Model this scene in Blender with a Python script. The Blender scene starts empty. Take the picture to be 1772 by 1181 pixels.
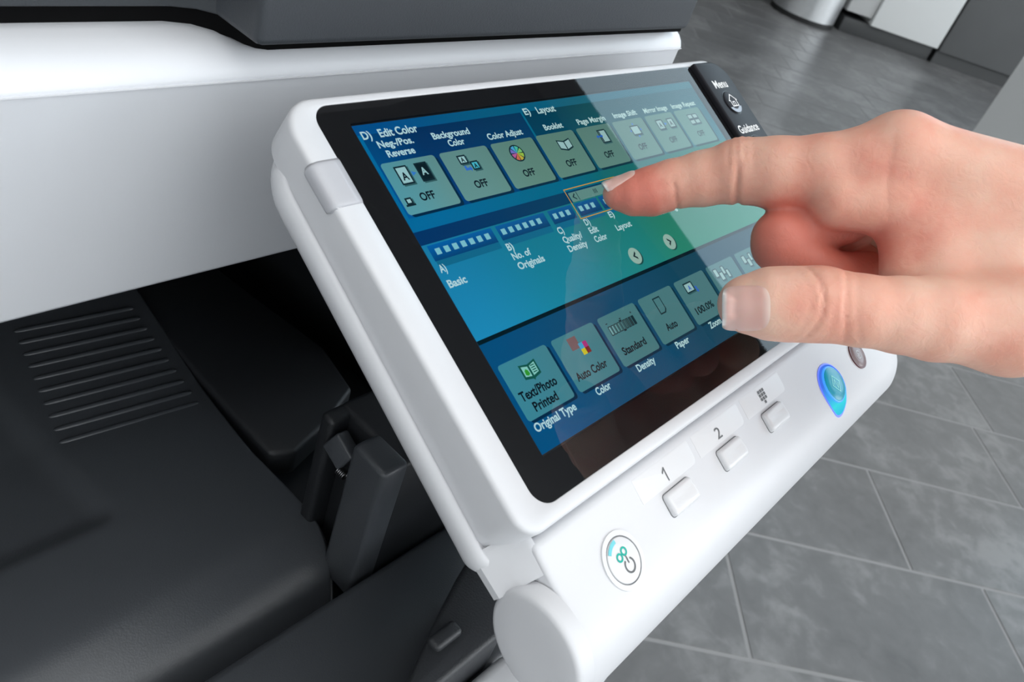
import bpy, bmesh, math, random
import numpy as np
from mathutils import Matrix, Vector
random.seed(4)
S = bpy.context.scene
PI = math.pi

# ------------------------------------------------------------------ camera, world, light, exposure
CAM = Vector((-0.15511067, -0.06723735, 1.15050023))
ROT = Matrix(((0.64358714, -0.7071327, 0.29284629),      # world -> lens (right, down, forward)
              (-0.28892388, -0.57877331, -0.76259062),
              (0.70874437, 0.40618322, -0.57679858)))
FPX = 1424.8855
cd = bpy.data.cameras.new('camera')
cam = bpy.data.objects.new('camera', cd)
S.collection.objects.link(cam)
S.camera = cam
m = Matrix.Identity(4)
for i in range(3):
    m[i][0] = ROT[0][i]; m[i][1] = -ROT[1][i]; m[i][2] = -ROT[2][i]; m[i][3] = CAM[i]
cam.matrix_world = m
cd.sensor_width = 36.0
cd.lens = FPX / 1772 * 36
cd.clip_start = 0.01
cd.dof.use_dof = True
cd.dof.focus_distance = 0.285
cd.dof.aperture_fstop = 30
S.view_settings.view_transform = 'Standard'
S.view_settings.look = 'None'
S.view_settings.gamma = 1
S.view_settings.use_curve_mapping = False
S.view_settings.exposure = 0.0
wd = bpy.data.worlds.new('world'); S.world = wd; wd.use_nodes = True
wd.node_tree.nodes['Background'].inputs[0].default_value = (.75, .8, .9, 1)
wd.node_tree.nodes['Background'].inputs[1].default_value = .3
SKYLIGHT, FILL_FRONT, FILL_LEFT, WINDOW_BACK, FILL_RIGHT = 1.42, 1.5, 0.12, 2.2, 3.6  # front, left and right values feed unseen fill panes added for brightness

# ------------------------------------------------------------------ helpers
def at(px, py, axis, val):
    """point where the sight line of a photo pixel meets a world plane"""
    d = ROT.transposed() @ Vector(((px - 886) / FPX, (py - 590.5) / FPX, 1))
    return CAM + d * ((val - CAM[axis]) / d[axis])
def view(px, py, d):
    return CAM + ROT.transposed() @ Vector(((px - 886) / FPX * d, (py - 590.5) / FPX * d, d))

MATS = {}
def mat(name, col, rough=.5, metal=0, noise=None, bump=None, emit=None, es=1, coat=0, sss=None, spec=.5, scale=1):
    """noise=(scale, amount) mottles the colour, bump=(scale, strength) gives fine relief"""
    if name in MATS: return MATS[name]
    M = bpy.data.materials.new(name); M.use_nodes = True
    nt = M.node_tree; b = nt.nodes['Principled BSDF']
    b.inputs['Base Color'].default_value = (*col, 1)
    b.inputs['Roughness'].default_value = rough
    b.inputs['Metallic'].default_value = metal
    b.inputs['Specular IOR Level'].default_value = spec
    b.inputs['Coat Weight'].default_value = coat
    tc = nt.nodes.new('ShaderNodeTexCoord')
    if noise:
        n = nt.nodes.new('ShaderNodeTexNoise'); n.inputs['Scale'].default_value = noise[0]; n.inputs['Detail'].default_value = 6
        nt.links.new(tc.outputs['Object'], n.inputs['Vector'])
        r = nt.nodes.new('ShaderNodeMapRange'); r.inputs[1].default_value = .25; r.inputs[2].default_value = .75
        r.inputs[3].default_value = 1 - noise[1]; r.inputs[4].default_value = 1 + noise[1]
        nt.links.new(n.outputs['Fac'], r.inputs[0])
        v = nt.nodes.new('ShaderNodeVectorMath'); v.operation = 'SCALE'; v.inputs[0].default_value = col
        nt.links.new(r.outputs[0], v.inputs['Scale']); nt.links.new(v.outputs[0], b.inputs['Base Color'])
    if bump:
        n = nt.nodes.new('ShaderNodeTexNoise'); n.inputs['Scale'].default_value = bump[0]; n.inputs['Detail'].default_value = 3
        nt.links.new(tc.outputs['Object'], n.inputs['Vector'])
        p = nt.nodes.new('ShaderNodeBump'); p.inputs['Strength'].default_value = bump[1]; p.inputs['Distance'].default_value = .0002
        nt.links.new(n.outputs['Fac'], p.inputs['Height']); nt.links.new(p.outputs[0], b.inputs['Normal'])
    if emit:
        b.inputs['Emission Color'].default_value = (*emit, 1); b.inputs['Emission Strength'].default_value = es
    MATS[name] = M
    return M
def lin(r, g, b):
    return tuple(((c / 255) / 12.92 if c <= 10 else (((c / 255) + .055) / 1.055) ** 2.4) for c in (r, g, b))

def link(o, parent=None):
    S.collection.objects.link(o)
    if parent: o.parent = parent
    return o
def tag(o, label=None, cat=None, group=None, kind=None):
    if label: o['label'] = label
    if cat: o['category'] = cat
    if group: o['group'] = group
    if kind: o['kind'] = kind
    return o
def finish(name, bm, M, parent=None, smooth=40, flip=True):
    if flip: bmesh.ops.recalc_face_normals(bm, faces=bm.faces)
    me = bpy.data.meshes.new(name); bm.to_mesh(me); bm.free()
    if smooth:
        for p in me.polygons: p.use_smooth = True
        me.set_sharp_from_angle(angle=math.radians(smooth))
    for k in (M if isinstance(M, (list, tuple)) else [M]): me.materials.append(k)
    return link(bpy.data.objects.new(name, me), parent)
def empty(name, loc=(0, 0, 0), rot=(0, 0, 0)):
    o = bpy.data.objects.new(name, None); o.empty_display_size = .02
    o.location = loc; o.rotation_euler = rot
    return link(o)
def rrect(u0, u1, v0, v1, r, n=8):
    pts = []
    rs = r if isinstance(r, (tuple, list)) else (r,) * 4   # BL, BR, TR, TL
    for (cx, cy, a0, rr) in ((u0, v0, PI, rs[0]), (u1, v0, 1.5 * PI, rs[1]), (u1, v1, 0, rs[2]), (u0, v1, .5 * PI, rs[3])):
        sx = 1 if cx == u0 else -1; sy = 1 if cy == v0 else -1
        for k in range(n + 1):
            a = a0 + k / n * PI / 2
            pts.append((cx + sx * rr + rr * math.cos(a), cy + sy * rr + rr * math.sin(a)))
    return pts
def loft(bm, rings, cap0=True, cap1=True, closed=True):
    vs = [[bm.verts.new(p) for p in r] for r in rings]
    n = len(vs[0])
    for a, b in zip(vs, vs[1:]):
        for i in range(n if closed else n - 1):
            j = (i + 1) % n
            bm.faces.new((a[i], a[j], b[j], b[i]))
    if cap0: bm.faces.new(vs[0][::-1])
    if cap1: bm.faces.new(vs[-1])
    return vs
def rr_solid(name, u0, u1, v0, v1, r, w0, w1, M, parent=None, bev=.0004, n=8, seg=3, wf=None, both=False):
    """rounded-rectangle pad between heights w0 and w1 with a rounded top edge"""
    bm = bmesh.new(); rings = []
    prof = [(0, w0)] if not both else [(bev * (1 - math.cos(k / seg * PI / 2)) , w0 + bev * (1 - math.sin(k / seg * PI / 2))) for k in range(seg, 0, -1)]
    prof += [(bev * (1 - math.cos(k / seg * PI / 2)), w1 - bev * (1 - math.sin(k / seg * PI / 2))) for k in range(seg + 1)]
    for ins, w in prof:
        rings.append([(x, y, w + (wf(x, y) if wf else 0)) for x, y in rrect(u0 + ins, u1 - ins, v0 + ins, v1 - ins, max(r - ins, 1e-5) if not isinstance(r, (tuple, list)) else [max(q - ins, 1e-5) for q in r], n)])
    loft(bm, rings)
    return finish(name, bm, M, parent)
def flat(name, pts, w, M, parent, th=None):
    """flat printed / lit shape; pts in panel millimetres"""
    bm = bmesh.new()
    for poly in (pts if isinstance(pts[0][0], (tuple, list)) else [pts]):
        bm.faces.new([bm.verts.new((x / 1000, y / 1000, w)) for x, y in poly])
    bmesh.ops.recalc_face_normals(bm, faces=bm.faces)
    for f in bm.faces:
        if f.normal.z < 0: f.normal_flip()
    return finish(name, bm, M, parent, smooth=0, flip=False)
def box(name, lo, hi, M, parent=None, bev=0, seg=3, mtx=None, smooth=40):
    bm = bmesh.new()
    bmesh.ops.create_cube(bm, size=1)
    for v in bm.verts:
        v.co = Vector([(lo[i] + hi[i]) / 2 + v.co[i] * (hi[i] - lo[i]) for i in range(3)])
    if bev: bmesh.ops.bevel(bm, geom=bm.edges[:], offset=bev, segments=seg, profile=.5, affect='EDGES')
    if mtx: bm.transform(mtx)
    return finish(name, bm, M, parent, smooth=smooth)
def prism(name, outline, d0, d1, M, parent=None, bev=0, axis=0, seg=3, smooth=40):
    """outline in the plane across `axis`, extruded along it from d0 to d1"""
    bm = bmesh.new()
    def P(a, b, c): return {0: (c, a, b), 1: (a, c, b), 2: (a, b, c)}[axis]
    loft(bm, [[P(a, b, d0) for a, b in outline], [P(a, b, d1) for a, b in outline]])
    bmesh.ops.recalc_face_normals(bm, faces=bm.faces)
    if bev: bmesh.ops.bevel(bm, geom=bm.edges[:], offset=bev, segments=seg, profile=.5, affect='EDGES')
    return finish(name, bm, M, parent, smooth=smooth)

# ------------------------------------------------------------------ materials
white = mat('white_plastic', lin(212, 213, 216), .38, bump=(2600, .05))
white_mach = mat('white_housing_plastic', lin(231, 233, 237), .42, bump=(1800, .06))
white_key = mat('white_key_plastic', lin(218, 219, 221), .3)
dark = mat('dark_grey_plastic', lin(64, 67, 71), .3, noise=(14, .06), bump=(1500, .35))
darker = mat('black_plastic', lin(29, 31, 34), .45, bump=(1500, .35))
adf = mat('charcoal_lid_plastic', lin(62, 66, 71), .5, bump=(1700, .5))
black = mat('glass_mask_black', lin(26, 27, 30), .25, spec=.3)
stripm = mat('glossy_charcoal', lin(38, 38, 43), .4, bump=(2500, .1), spec=.12)
printg = mat('printed_grey', lin(96, 98, 100), .6)
printw = mat('printed_white', lin(240, 240, 240), .6)
teal_print = mat('printed_teal', lin(0, 165, 150), .6)
cyan_print = mat('printed_cyan', lin(110, 198, 208), .6)
silver = mat('key_shine_silver', lin(150, 150, 156), .3, metal=.5)

# ------------------------------------------------------------------ the room (walls follow the floor tiles)
YAW = -0.8583808
E1 = Vector((math.cos(YAW), math.sin(YAW), 0)); E2 = Vector((-math.sin(YAW), math.cos(YAW), 0))
RM = Matrix.Rotation(YAW, 4, 'Z')
A0, A1, B0, B1, H = -7.0, 18.0, -7.0, 7.25, 8.0
wall_light = mat('pale_grey_wall_paint', lin(118, 120, 121), .7, noise=(1.2, .05))
wall_dark = mat('dark_grey_wall_tile', lin(86, 88, 89), .45, noise=(2.5, .08))
ceil_m = mat('dark_ceiling_paint', lin(60, 62, 64), .9)
tile_m = mat('grey_stone_tile', lin(118, 119, 120), .33, spec=.32, noise=(3.2, .10), bump=(120, .15))
def floor_tile_nodes():
    M = tile_m; nt = M.node_tree; b = nt.nodes['Principled BSDF']
    g = nt.nodes.new('ShaderNodeNewGeometry')
    n1 = nt.nodes.new('ShaderNodeTexNoise'); n1.inputs['Scale'].default_value = 3.0; n1.inputs['Detail'].default_value = 8; n1.inputs['Roughness'].default_value = .62
    n2 = nt.nodes.new('ShaderNodeTexNoise'); n2.inputs['Scale'].default_value = 17; n2.inputs['Detail'].default_value = 6; n2.inputs['Distortion'].default_value = .8
    n3 = nt.nodes.new('ShaderNodeTexNoise'); n3.inputs['Scale'].default_value = 55; n3.inputs['Detail'].default_value = 4
    nt.links.new(g.outputs['Position'], n1.inputs['Vector']); nt.links.new(g.outputs['Position'], n2.inputs['Vector']); nt.links.new(g.outputs['Position'], n3.inputs['Vector'])
    oi = nt.nodes.new('ShaderNodeObjectInfo')
    def mth(op, a, b2):
        q = nt.nodes.new('ShaderNodeMath'); q.operation = op
        for i, x in enumerate((a, b2)):
            if isinstance(x, (int, float)): q.inputs[i].default_value = x
            else: nt.links.new(x, q.inputs[i])
        return q.outputs[0]
    t = mth('ADD', mth('MULTIPLY', n1.outputs['Fac'], .9), mth('MULTIPLY', n2.outputs['Fac'], .55))
    t = mth('ADD', t, mth('MULTIPLY', n3.outputs['Fac'], .12))
    t = mth('ADD', t, mth('MULTIPLY', oi.outputs['Random'], .10))
    cr = nt.nodes.new('ShaderNodeValToRGB')
    cr.color_ramp.elements[0].position = .45; cr.color_ramp.elements[0].color = (*lin(88, 89, 90), 1)
    cr.color_ramp.elements[1].position = 1.15; cr.color_ramp.elements[1].color = (*lin(132, 133, 134), 1)
    e = cr.color_ramp.elements.new(.84); e.color = (*lin(111, 112, 113), 1)
    nt.links.new(t, cr.inputs[0]); nt.links.new(cr.outputs[0], b.inputs['Base Color'])
floor_tile_nodes()
grout = mat('pale_grout', lin(142, 143, 144), .6)
def grout_nodes():
    nt = grout.node_tree; b = nt.nodes['Principled BSDF']
    g = nt.nodes.new('ShaderNodeNewGeometry')
    mp = nt.nodes.new('ShaderNodeMapping'); mp.vector_type = 'POINT'
    mp.inputs['Rotation'].default_value = (0, 0, -YAW)
    mp.inputs['Location'].default_value = (-.100, -.072, 0)
    nt.links.new(g.outputs['Position'], mp.inputs['Vector'])
    br = nt.nodes.new('ShaderNodeTexBrick'); br.offset = .27
    br.inputs['Color1'].default_value = (*lin(112, 113, 114), 1); br.inputs['Color2'].default_value = (*lin(104, 105, 106), 1)
    br.inputs['Mortar'].default_value = (*lin(142, 143, 144), 1)
    br.inputs['Scale'].default_value = 1; br.inputs['Mortar Size'].default_value = .0045
    br.inputs['Brick Width'].default_value = .624; br.inputs['Row Height'].default_value = .306
    nt.links.new(mp.outputs[0], br.inputs['Vector']); nt.links.new(br.outputs['Color'], b.inputs['Base Color'])
rbox = lambda name, lo, hi, M, parent=None, bev=0: box(name, lo, hi, M, parent, bev=bev, mtx=RM, smooth=30)
fl = tag(rbox('floor', (A0, B0, -.103), (A1, B1, -.0014), mat('pale_grout', ()), None), kind='structure')
# tiles: rows along e1, each row shifted
TR, TL_ = .3055, .624
row0 = .988 - 3 * TR
tile_meshes = []
bmq = bmesh.new()
bmesh.ops.create_cube(bmq, size=1)
for v in bmq.verts: v.co = Vector((v.co.x * (TL_ - .0085), v.co.y * (TR - .0085), v.co.z * .008 - .004))
bmesh.ops.bevel(bmq, geom=[e for e in bmq.edges if e.verts[0].co.z > -.001 and e.verts[1].co.z > -.001], offset=.0005, segments=1, affect='EDGES')
tm = bpy.data.meshes.new('tile'); bmq.to_mesh(tm); bmq.free(); tm.materials.append(tile_m)
offs = {-1: .50, 0: .26, 1: .25, 2: .108, 3: .724, 4: 1.175, 5: 1.64}
def seen(p):
    q = ROT @ (p - CAM)
    if q.z < .2: return False
    x = 886 + FPX * q.x / q.z; y = 590.5 + FPX * q.y / q.z
    return 950 < x < 1900 and -120 < y < 1330
cand = []
for r in range(0, 24):
    e2 = row0 + (r + .5) * TR
    # joint position in this row (photo rows 2,3,4 measured)
    off = {2: .724, 3: 1.175 , 1: .53 - .12, 4: 1.62}.get(r, .37 + (r * .2233 % 1) * TL_)
    for k in range(-6, 16):
        e1 = off + (k + .5) * TL_
        p = E1 * e1 + E2 * e2
        if seen(p) or seen(p + E1 * .3) or seen(p - E1 * .3):
            cand.append(((p - CAM).length, p))
cand.sort(key=lambda c: c[0])
for dist, p in cand[:290]:
    if p.dot(E2) > B1 - .16: continue
    o = bpy.data.objects.new('tile', tm); o.location = p; o.rotation_euler = (0, 0, YAW)
    link(o, fl)
tag(rbox('ceiling', (A0, B0, H), (A1, B1, H + .1), ceil_m), kind='structure')
sky_m = mat('skylight_diffuser', (.8, .8, .8), .6, emit=(1, .99, .97), es=SKYLIGHT)
fill_front_m = mat('fill_glow_front', (.8, .8, .8), .6, emit=(.93, .97, 1), es=FILL_FRONT)
fill_left_m = mat('fill_glow_left', (.8, .8, .8), .6, emit=(.90, .95, 1), es=FILL_LEFT)
winb = mat('daylight_glazing_back', (.8, .8, .8), .6, emit=(.62, .85, 1), es=WINDOW_BACK)
frm = mat('pane_frame_grey', lin(90, 92, 94), .5)
def lit_pane(name, lo, hi, flip, M, t=.05):
    """glowing pane in a wall or ceiling, with a frame; lo/hi in room coordinates"""
    o = tag(rbox(name, lo, hi, M), kind='structure')
    ax = min(range(3), key=lambda i: hi[i] - lo[i])
    a, b = [i for i in range(3) if i != ax]
    for (i, j) in ((a, b), (b, a)):
        for s in (0, 1):
            l = list(lo); h_ = list(hi)
            l[j] = lo[j] - .08 if s == 0 else hi[j]; h_[j] = lo[j] if s == 0 else hi[j] + .08
            if i == a: l[i] -= .08; h_[i] += .08
            l[ax] -= .03; h_[ax] += .03
            rbox('pane_frame', l, h_, frm, o)
    return o
lit_pane('fill_pane_1', (-6.3, B0, .6), (3.3, B0 + .05, 6.0), 0, mat('fill_glow_front_left', (.8, .8, .8), .6, emit=(.93, .97, 1), es=FILL_FRONT * .5))  # unseen pane added to fill light on the hand and left-facing sides
lit_pane('fill_pane_6', (3.6, B0, .6), (16, B0 + .05, 7.5), 0, fill_front_m)  # unseen pane added to brighten the copier's front face
lit_pane('fill_pane_7', (2.7, -6.2, H - .05), (14, 1.6, H), 0, mat('fill_glow_overhead', (.8, .8, .8), .6, emit=(1, .99, .97), es=SKYLIGHT * 1.25))  # second overhead panel, made up to light the copier front from above
lit_pane('fill_pane_5', (A1 - .05, B0 + .5, .4), (A1, 5.5, 7.6), 0, mat('fill_glow_right', (.8, .8, .8), .6, emit=(.90, .95, 1), es=FILL_RIGHT))  # made-up glow on the far wall, unseen, lifting the copier's front
lit_pane('fill_pane_2', (A0, B0 + .5, .6), (A0 + .05, 5.0, 6.0), 0, fill_left_m)  # dim unseen pane, added as fill from the left
lit_pane('lit_pane_3', (3.2, B1 - .05, 3.0), (A1 - .3, B1, 7.32), 0, winb)
lit_pane('lit_pane_4', (-5.4, -5.0, H - .05), (2.4, 3.4, H), 0, sky_m)
tag(rbox('wall_back', (A0, B1, 0), (A1, B1 + .1, H), wall_dark), kind='structure')
tag(rbox('wall_front', (A0, B0 - .1, 0), (A1, B0, H), wall_light), kind='structure')
tag(rbox('wall_left', (A0 - .1, B0, 0), (A0, B1, H), wall_light), kind='structure')
tag(rbox('wall_right', (A1, B0, 0), (A1 + .1, B1, H), wall_light), kind='structure')

# dark tiled wall block, white counter in front of it, column, light pillar
def e12(px, py, z=0):
    w = at(px, py, 2, z); return w.dot(E1), w.dot(E2)
wp = tag(rbox('wall_dark_panelled', (3.72, 6.72, .10), (9.5, 7.2, 2.9), wall_dark), kind='structure')
for k in range(7):
    rbox('wall_panel', (3.722 + k * .82, 6.70, .102), (3.722 + k * .82 + .812, 6.73, 2.89), wall_dark, wp, bev=.003)
tag(rbox('baseboard_back', (3.72, 6.725, 0), (9.5, 6.92, .098), mat('plinth_black', lin(58, 60, 61), .5)), kind='structure')

ct = empty('reception_counter', RM @ Vector((3.3, 6.9, 0)), (0, 0, YAW))
tag(ct, 'white reception counter block with a recessed dark plinth, far behind the copier', 'counter')
lb = lambda name, lo, hi, M, parent, bev=0: box(name, lo, hi, M, parent, bev=bev)
cw = mat('counter_white_laminate', lin(214, 217, 217), .45); cg = mat('counter_grey_laminate', lin(186, 188, 188), .35)
lb('counter_panel', (-.21, -.20, .115), (.40, .22, 1.6), cw, ct, .004)
lb('side_panel', (-.44, -.17, .16), (-.214, .22, 1.6), cg, ct, .004)
lb('plinth', (-.42, -.155, 0), (.39, .2, .113), mat('plinth_black', ()), ct, .003)
# slim office chair foot glimpsed at the counter
col = empty('metal_column', RM @ Vector((2.56, 6.79, 0)), (0, 0, YAW))
tag(col, 'brushed metal round column with a black foot ring at the back of the lobby', 'column')
def cyl(name, r, z0, z1, M, parent, n=48, c=(0, 0), bev=.002):
    bm = bmesh.new()
    rings = [[(c[0] + rr * math.cos(2 * PI * k / n), c[1] + rr * math.sin(2 * PI * k / n), z) for k in range(n)] for rr, z in ((r, z0), (r, z1 - bev), (r - bev, z1))]
    loft(bm, rings); return finish(name, bm, M, parent)
steel = mat('brushed_steel', lin(205, 207, 208), .42, metal=1, noise=(30, .04))
cyl('shaft', .26, .035, 3.2, steel, col)
cyl('foot_ring', .265, 0, .036, mat('black_rubber', lin(22, 23, 24), .5), col)
pl = tag(rbox('wall_pillar', (2.09, 2.62, 0), (3.3, 3.14, 1.7), mat('pillar_paint', lin(222, 225, 225), .6)), kind='structure')

# ------------------------------------------------------------------ the copier body (world axes)
ORG = Vector((0, 0, 1.0))                  # display corner at lower left, 1 m above the floor
FX = .265
cp = empty('office_copier', (0.0, .3, 0))
tag(cp, 'white and dark grey multifunction office copier with an open paper output bay', 'copier')
inv = Matrix.Translation((0, -.3, 0))
def C_(o):
    o.parent = cp; o.matrix_parent_inverse = inv; return o
# scanner housing: a long white body whose upper front edge rolls back to a ledge
hz = [(.140, .972), (.1395, 1.0415), (.1388, 1.0425), (.1388, 1.0436), (.1402, 1.0462), (.1425, 1.0485), (.146, 1.0503), (.152, 1.0517), (.162, 1.0525), (.20, 1.053), (.65, 1.053), (.65, .972), (.60, .969), (.16, .969), (.146, .9692), (.1415, .9700)]
bm = bmesh.new()
xs = [(-.72, 0), (FX - .006, 0), (FX - .003, .0008), (FX - .001, .0022), (FX, .0045)]
cyz = (.4, 1.01)
rings = []
for x, ins in xs:
    ring = []
    for y, z in hz:
        ring.append((x, y + (ins if y < .3 else -ins), z + (ins if z < 1.0 else -ins)))
    rings.append(ring)
loft(bm, rings)
C_(finish('scanner_housing', bm, white_mach, smooth=50))
# parting line just under the rolled edge
C_(box('seam_line', (-.72, .1384, 1.0420), (FX - .004, .1394, 1.0424), mat('seam_white', lin(222, 223, 226), .6)))
# document feeder: block on the right, recessed grip on the left
f0 = at(450, 76, 2, 1.0565); f1 = at(1187, 56, 2, 1.0565)
FY = .128
C_(box('document_feeder', (at(446, 76, 1, FY).x, FY, 1.0574), (at(1187, 56, 1, FY).x, .62, 1.30), adf, bev=.0025))
xl = at(446, 76, 1, FY).x
# transition curve from the block back into the grip recess
out = [(xl + .006, .130), (xl + .005, .137), (xl + .0035, .143), (xl + .0005, .149), (xl - .004, .153), (xl - .011, .155), (-.72, .155), (-.72, .60), (xl + .01, .60)]
C_(prism('feeder_grip', out, 1.0580, 1.30, mat('charcoal_lid_dark', lin(54, 58, 62), .5, bump=(1700, .4)), axis=2, bev=.0008))
out2 = [(FX - .012, .139), (xl + .012, .139), (xl + .0085, .1405), (xl + .0065, .1435), (xl + .005, .148), (xl + .002, .153), (xl - .003, .157), (xl - .011, .159), (-.72, .159), (-.72, .60), (FX - .012, .60)]
C_(prism('gasket_and_shade', out2, 1.0515, 1.0585, mat('gasket_shade_black', lin(8, 8, 9), .8, spec=.1), axis=2))  # black gasket; its run under the feeder block stands in for a shadow line
# lower body, bay walls
C_(box('bay_floor', (-.72, .0745, .60), (FX, .65, .835), darker))
C_(box('bay_back_wall', (-.72, .42, .835), (FX, .65, .969), darker))
C_(box('bay_side_wall', (.118, .150, .835), (FX, .42, .969), darker, bev=.002))
C_(box('front_cover', (-.72, -.004, .62), (.2, .0590, .8600), dark, bev=.004))
C_(box('lower_front_door', (-.72, -.012, .06), (FX, .60, .618), white_mach, bev=.004))

# output tray: smooth, crowned near the front, with a shallow recess on the left
def sstep(a, b, x):
    t = min(1, max(0, (x - a) / (b - a))); return t * t * (3 - 2 * t)
def tray_z(x, y):
    z = .8585 + .0035 * math.exp(-((y - .105) / .045) ** 2)
    z -= .024 * max(0, (.098 - y) / .036) ** 2.2 if y < .098 else 0
    z += .020 * max(0, (y - .19) / .2)
    # raised pad to the left
    t = sstep(-.060, -.049, -(-x)) if False else 1 - sstep(-.056, -.046, x + .10 * (y - .19))
    z -= .0045 * t * sstep(.135, .147, y)
    # drop off at the right edge
    xe = edge_x(y)
    z -= .004 * sstep(xe - .0025, xe, x)
    return z
def edge_x(y):
    return .0225 - .030 * max(0, (.098 - y) / .036) ** 2 * .36 + .012 * max(0, (y - .14) / .13)
bm = bmesh.new()
NX, NY = 150, 110
g = []
for j in range(NY + 1):
    y = .0625 + (.30 - .0625) * (j / NY) ** 1.25
    row = []
    for i in range(NX + 1):
        t = 1 - (1 - i / NX) ** 1.0
        x = -.42 + (edge_x(y) + .42) * (1 - (1 - t) ** 1.7)
        row.append((x, y, tray_z(x, y)))
    row.append((row[-1][0], y, .836))
    row.insert(0, (row[0][0], y, .836))
    g.append(row)
g.insert(0, [(x, .0625, .82) for x, y, z in g[0]])
vv = [[bm.verts.new(p) for p in r] for r in g]
for a, b in zip(vv, vv[1:]):
    for i in range(len(a) - 1): bm.faces.new((a[i], a[i + 1], b[i + 1], b[i]))
C_(finish('output_tray', bm, dark, smooth=55))
tray = cp.children[-1]
for k in range(10):
    y = .1865 + k * .0076
    x0, x1 = -.0425 + .0013 * k, .0175 + .0005 * k
    zz = tray_z(-.01, y)
    r = .0011
    bm = bmesh.new(); n = 6
    rings = []
    for x, s in ((x0 - .001, .3), (x0, .8), (x0 + .002, 1), (x1 - .002, 1), (x1, .8), (x1 + .001, .3)):
        rings.append([(x, y - .0012 * (x - x0) / .06 * 5 + r * s * math.cos(q * PI / n) * 1.25, tray_z(x, y) - .0004 + r * s * math.sin(q * PI / n)) for q in range(n + 1)])
    loft(bm, rings)
    C_(finish('tray_rib', bm, dark))
# fixed plate right of the tray
pt = [(.0255, .134), (.036, .129), (.060, .137), (.0865, .150), (.0935, .183), (.078, .30), (.028, .30)]
C_(prism('inner_plate', pt, .846, .862, mat('inner_plate_shaded', lin(36, 38, 41), .5, bump=(1500, .35)), axis=2, bev=.0022))  # plate colour darkened to carry the shade inside the bay
# guide block with a slot, lever tab and spring
BX, BY0, BY1, BZ = .0155, .0605, .1000, .9235
C_(box('guide_block', (BX + .010, BY0, .845), (.098, BY1, BZ), darker, bev=.0028))
C_(box('guide_block_front', (BX, BY0, .845), (BX + .014, .0795, BZ), dark, bev=.0026))
C_(box('guide_block_rear', (BX + .001, .0925, .845), (BX + .014, BY1, BZ - .001), darker, bev=.0022))
tb = box('lever_tab', (-.003, -.0058, -.0052), (.0035, .0058, .0052), dark, bev=.001, mtx=Matrix.Translation((BX + .003, .0865, BZ - .0115)) @ Matrix.Rotation(.42, 4, 'X') @ Matrix.Rotation(.25, 4, 'Y'))
C_(tb)
bm = bmesh.new(); n = 70; rings = []
for k in range(n + 1):
    t = k / n * 5 * 2 * PI; c = Vector((BX + .0055 + .0018 * math.cos(t), .0832 + .0045 * k / n, BZ - .0255 + .0018 * math.sin(t)))
    rings.append([tuple(c + Vector((math.cos(t) * .00035 * math.cos(q * PI / 3), .00035 * math.sin(q * PI / 3), math.sin(t) * .00035 * math.cos(q * PI / 3)))) for q in range(6)])
loft(bm, rings); C_(finish('spring', bm, mat('spring_steel', lin(120, 120, 122), .35, metal=1)))
# bracket arm that carries the control panel, and the white corner of the body below it
bo = [(-.032, -.002), (.033, -.002), (.043, .006), (.057, .026), (.050, .032), (.036, .027), (.010, .016), (-.010, .0065), (-.032, .002)]
C_(prism('bracket_arm', bo, .835, .884, mat('bracket_plastic', lin(46, 48, 51), .4, bump=(1200, .8)), axis=2, bev=.0025))
C_(box('bracket_catch', (.006, .0075, .862), (.020, .014, .8865), mat('bracket_plastic', ()), bev=.002))
C_(box('panel_foot', (-.10, -.040, .79), (.041, -.0035, .8685), white, bev=.005))
C_(box('panel_support', (.08, -.018, .80), (.20, .020, .952), white, bev=.004))

# ------------------------------------------------------------------ the tilting control panel (own axes: u right, v up the panel, w out of it)
TH = 0.4618673
cpn = empty('control_panel', ORG, (TH, 0, 0))
tag(cpn, 'white tilted touchscreen control panel hinged to the copier, lit blue-green display and key strip', 'control panel')
MM = .001
def ring_mm(u0, u1, v0, v1, r, w):     # the shell lies at a slight angle below the display
    return [(x * MM, y * MM, (w + (.045 * max(y, 0) if w < -10 else 0)) * MM) for x, y in rrect(u0, u1, v0, v1, r, 10)]
# back shell with a rounded bead around it
bm = bmesh.new(); rings = []
for ins, w in ((5, -27), (1.5, -25.4), (.3, -23), (0, -20.6), (.15, -18.9), (.8, -17.4), (1.8, -16.6), (2.5, -16.7), (3.1, -17.4), (5, -17.6)):
    rings.append(ring_mm(-23.2 + ins, 234 - ins, -21.0 + ins, 117.5 - ins, [max(q - ins, .5) for q in (7, 7, 20, 22)], w))
loft(bm, rings); finish('back_shell', bm, white, cpn, smooth=60)
# display frame: walls, rounded shoulder, face, inner lip
bm = bmesh.new(); rings = []
for ins, w in ((.3, -17.9), (.2, -16), (0, -1.0), (.12, -.35), (.45, .2), (1.0, .58), (1.7, .76), (2.6, .82)):
    rings.append(ring_mm(-20.5 + ins, 231.6 - ins, -16.9 + ins, 118.3 - ins, [max(q - ins, .5) for q in (7.5, 10, 13, 11.5)], w))
for ins, w in ((0, .85), (.25, .6), (.3, -.6)):
    rings.append(ring_mm(-11.4 + ins, 228.5, -12.2 + ins, 115.2 - ins, 6.5 - ins, w))
loft(bm, rings, cap1=False); finish('display_frame', bm, white, cpn, smooth=60)
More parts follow.
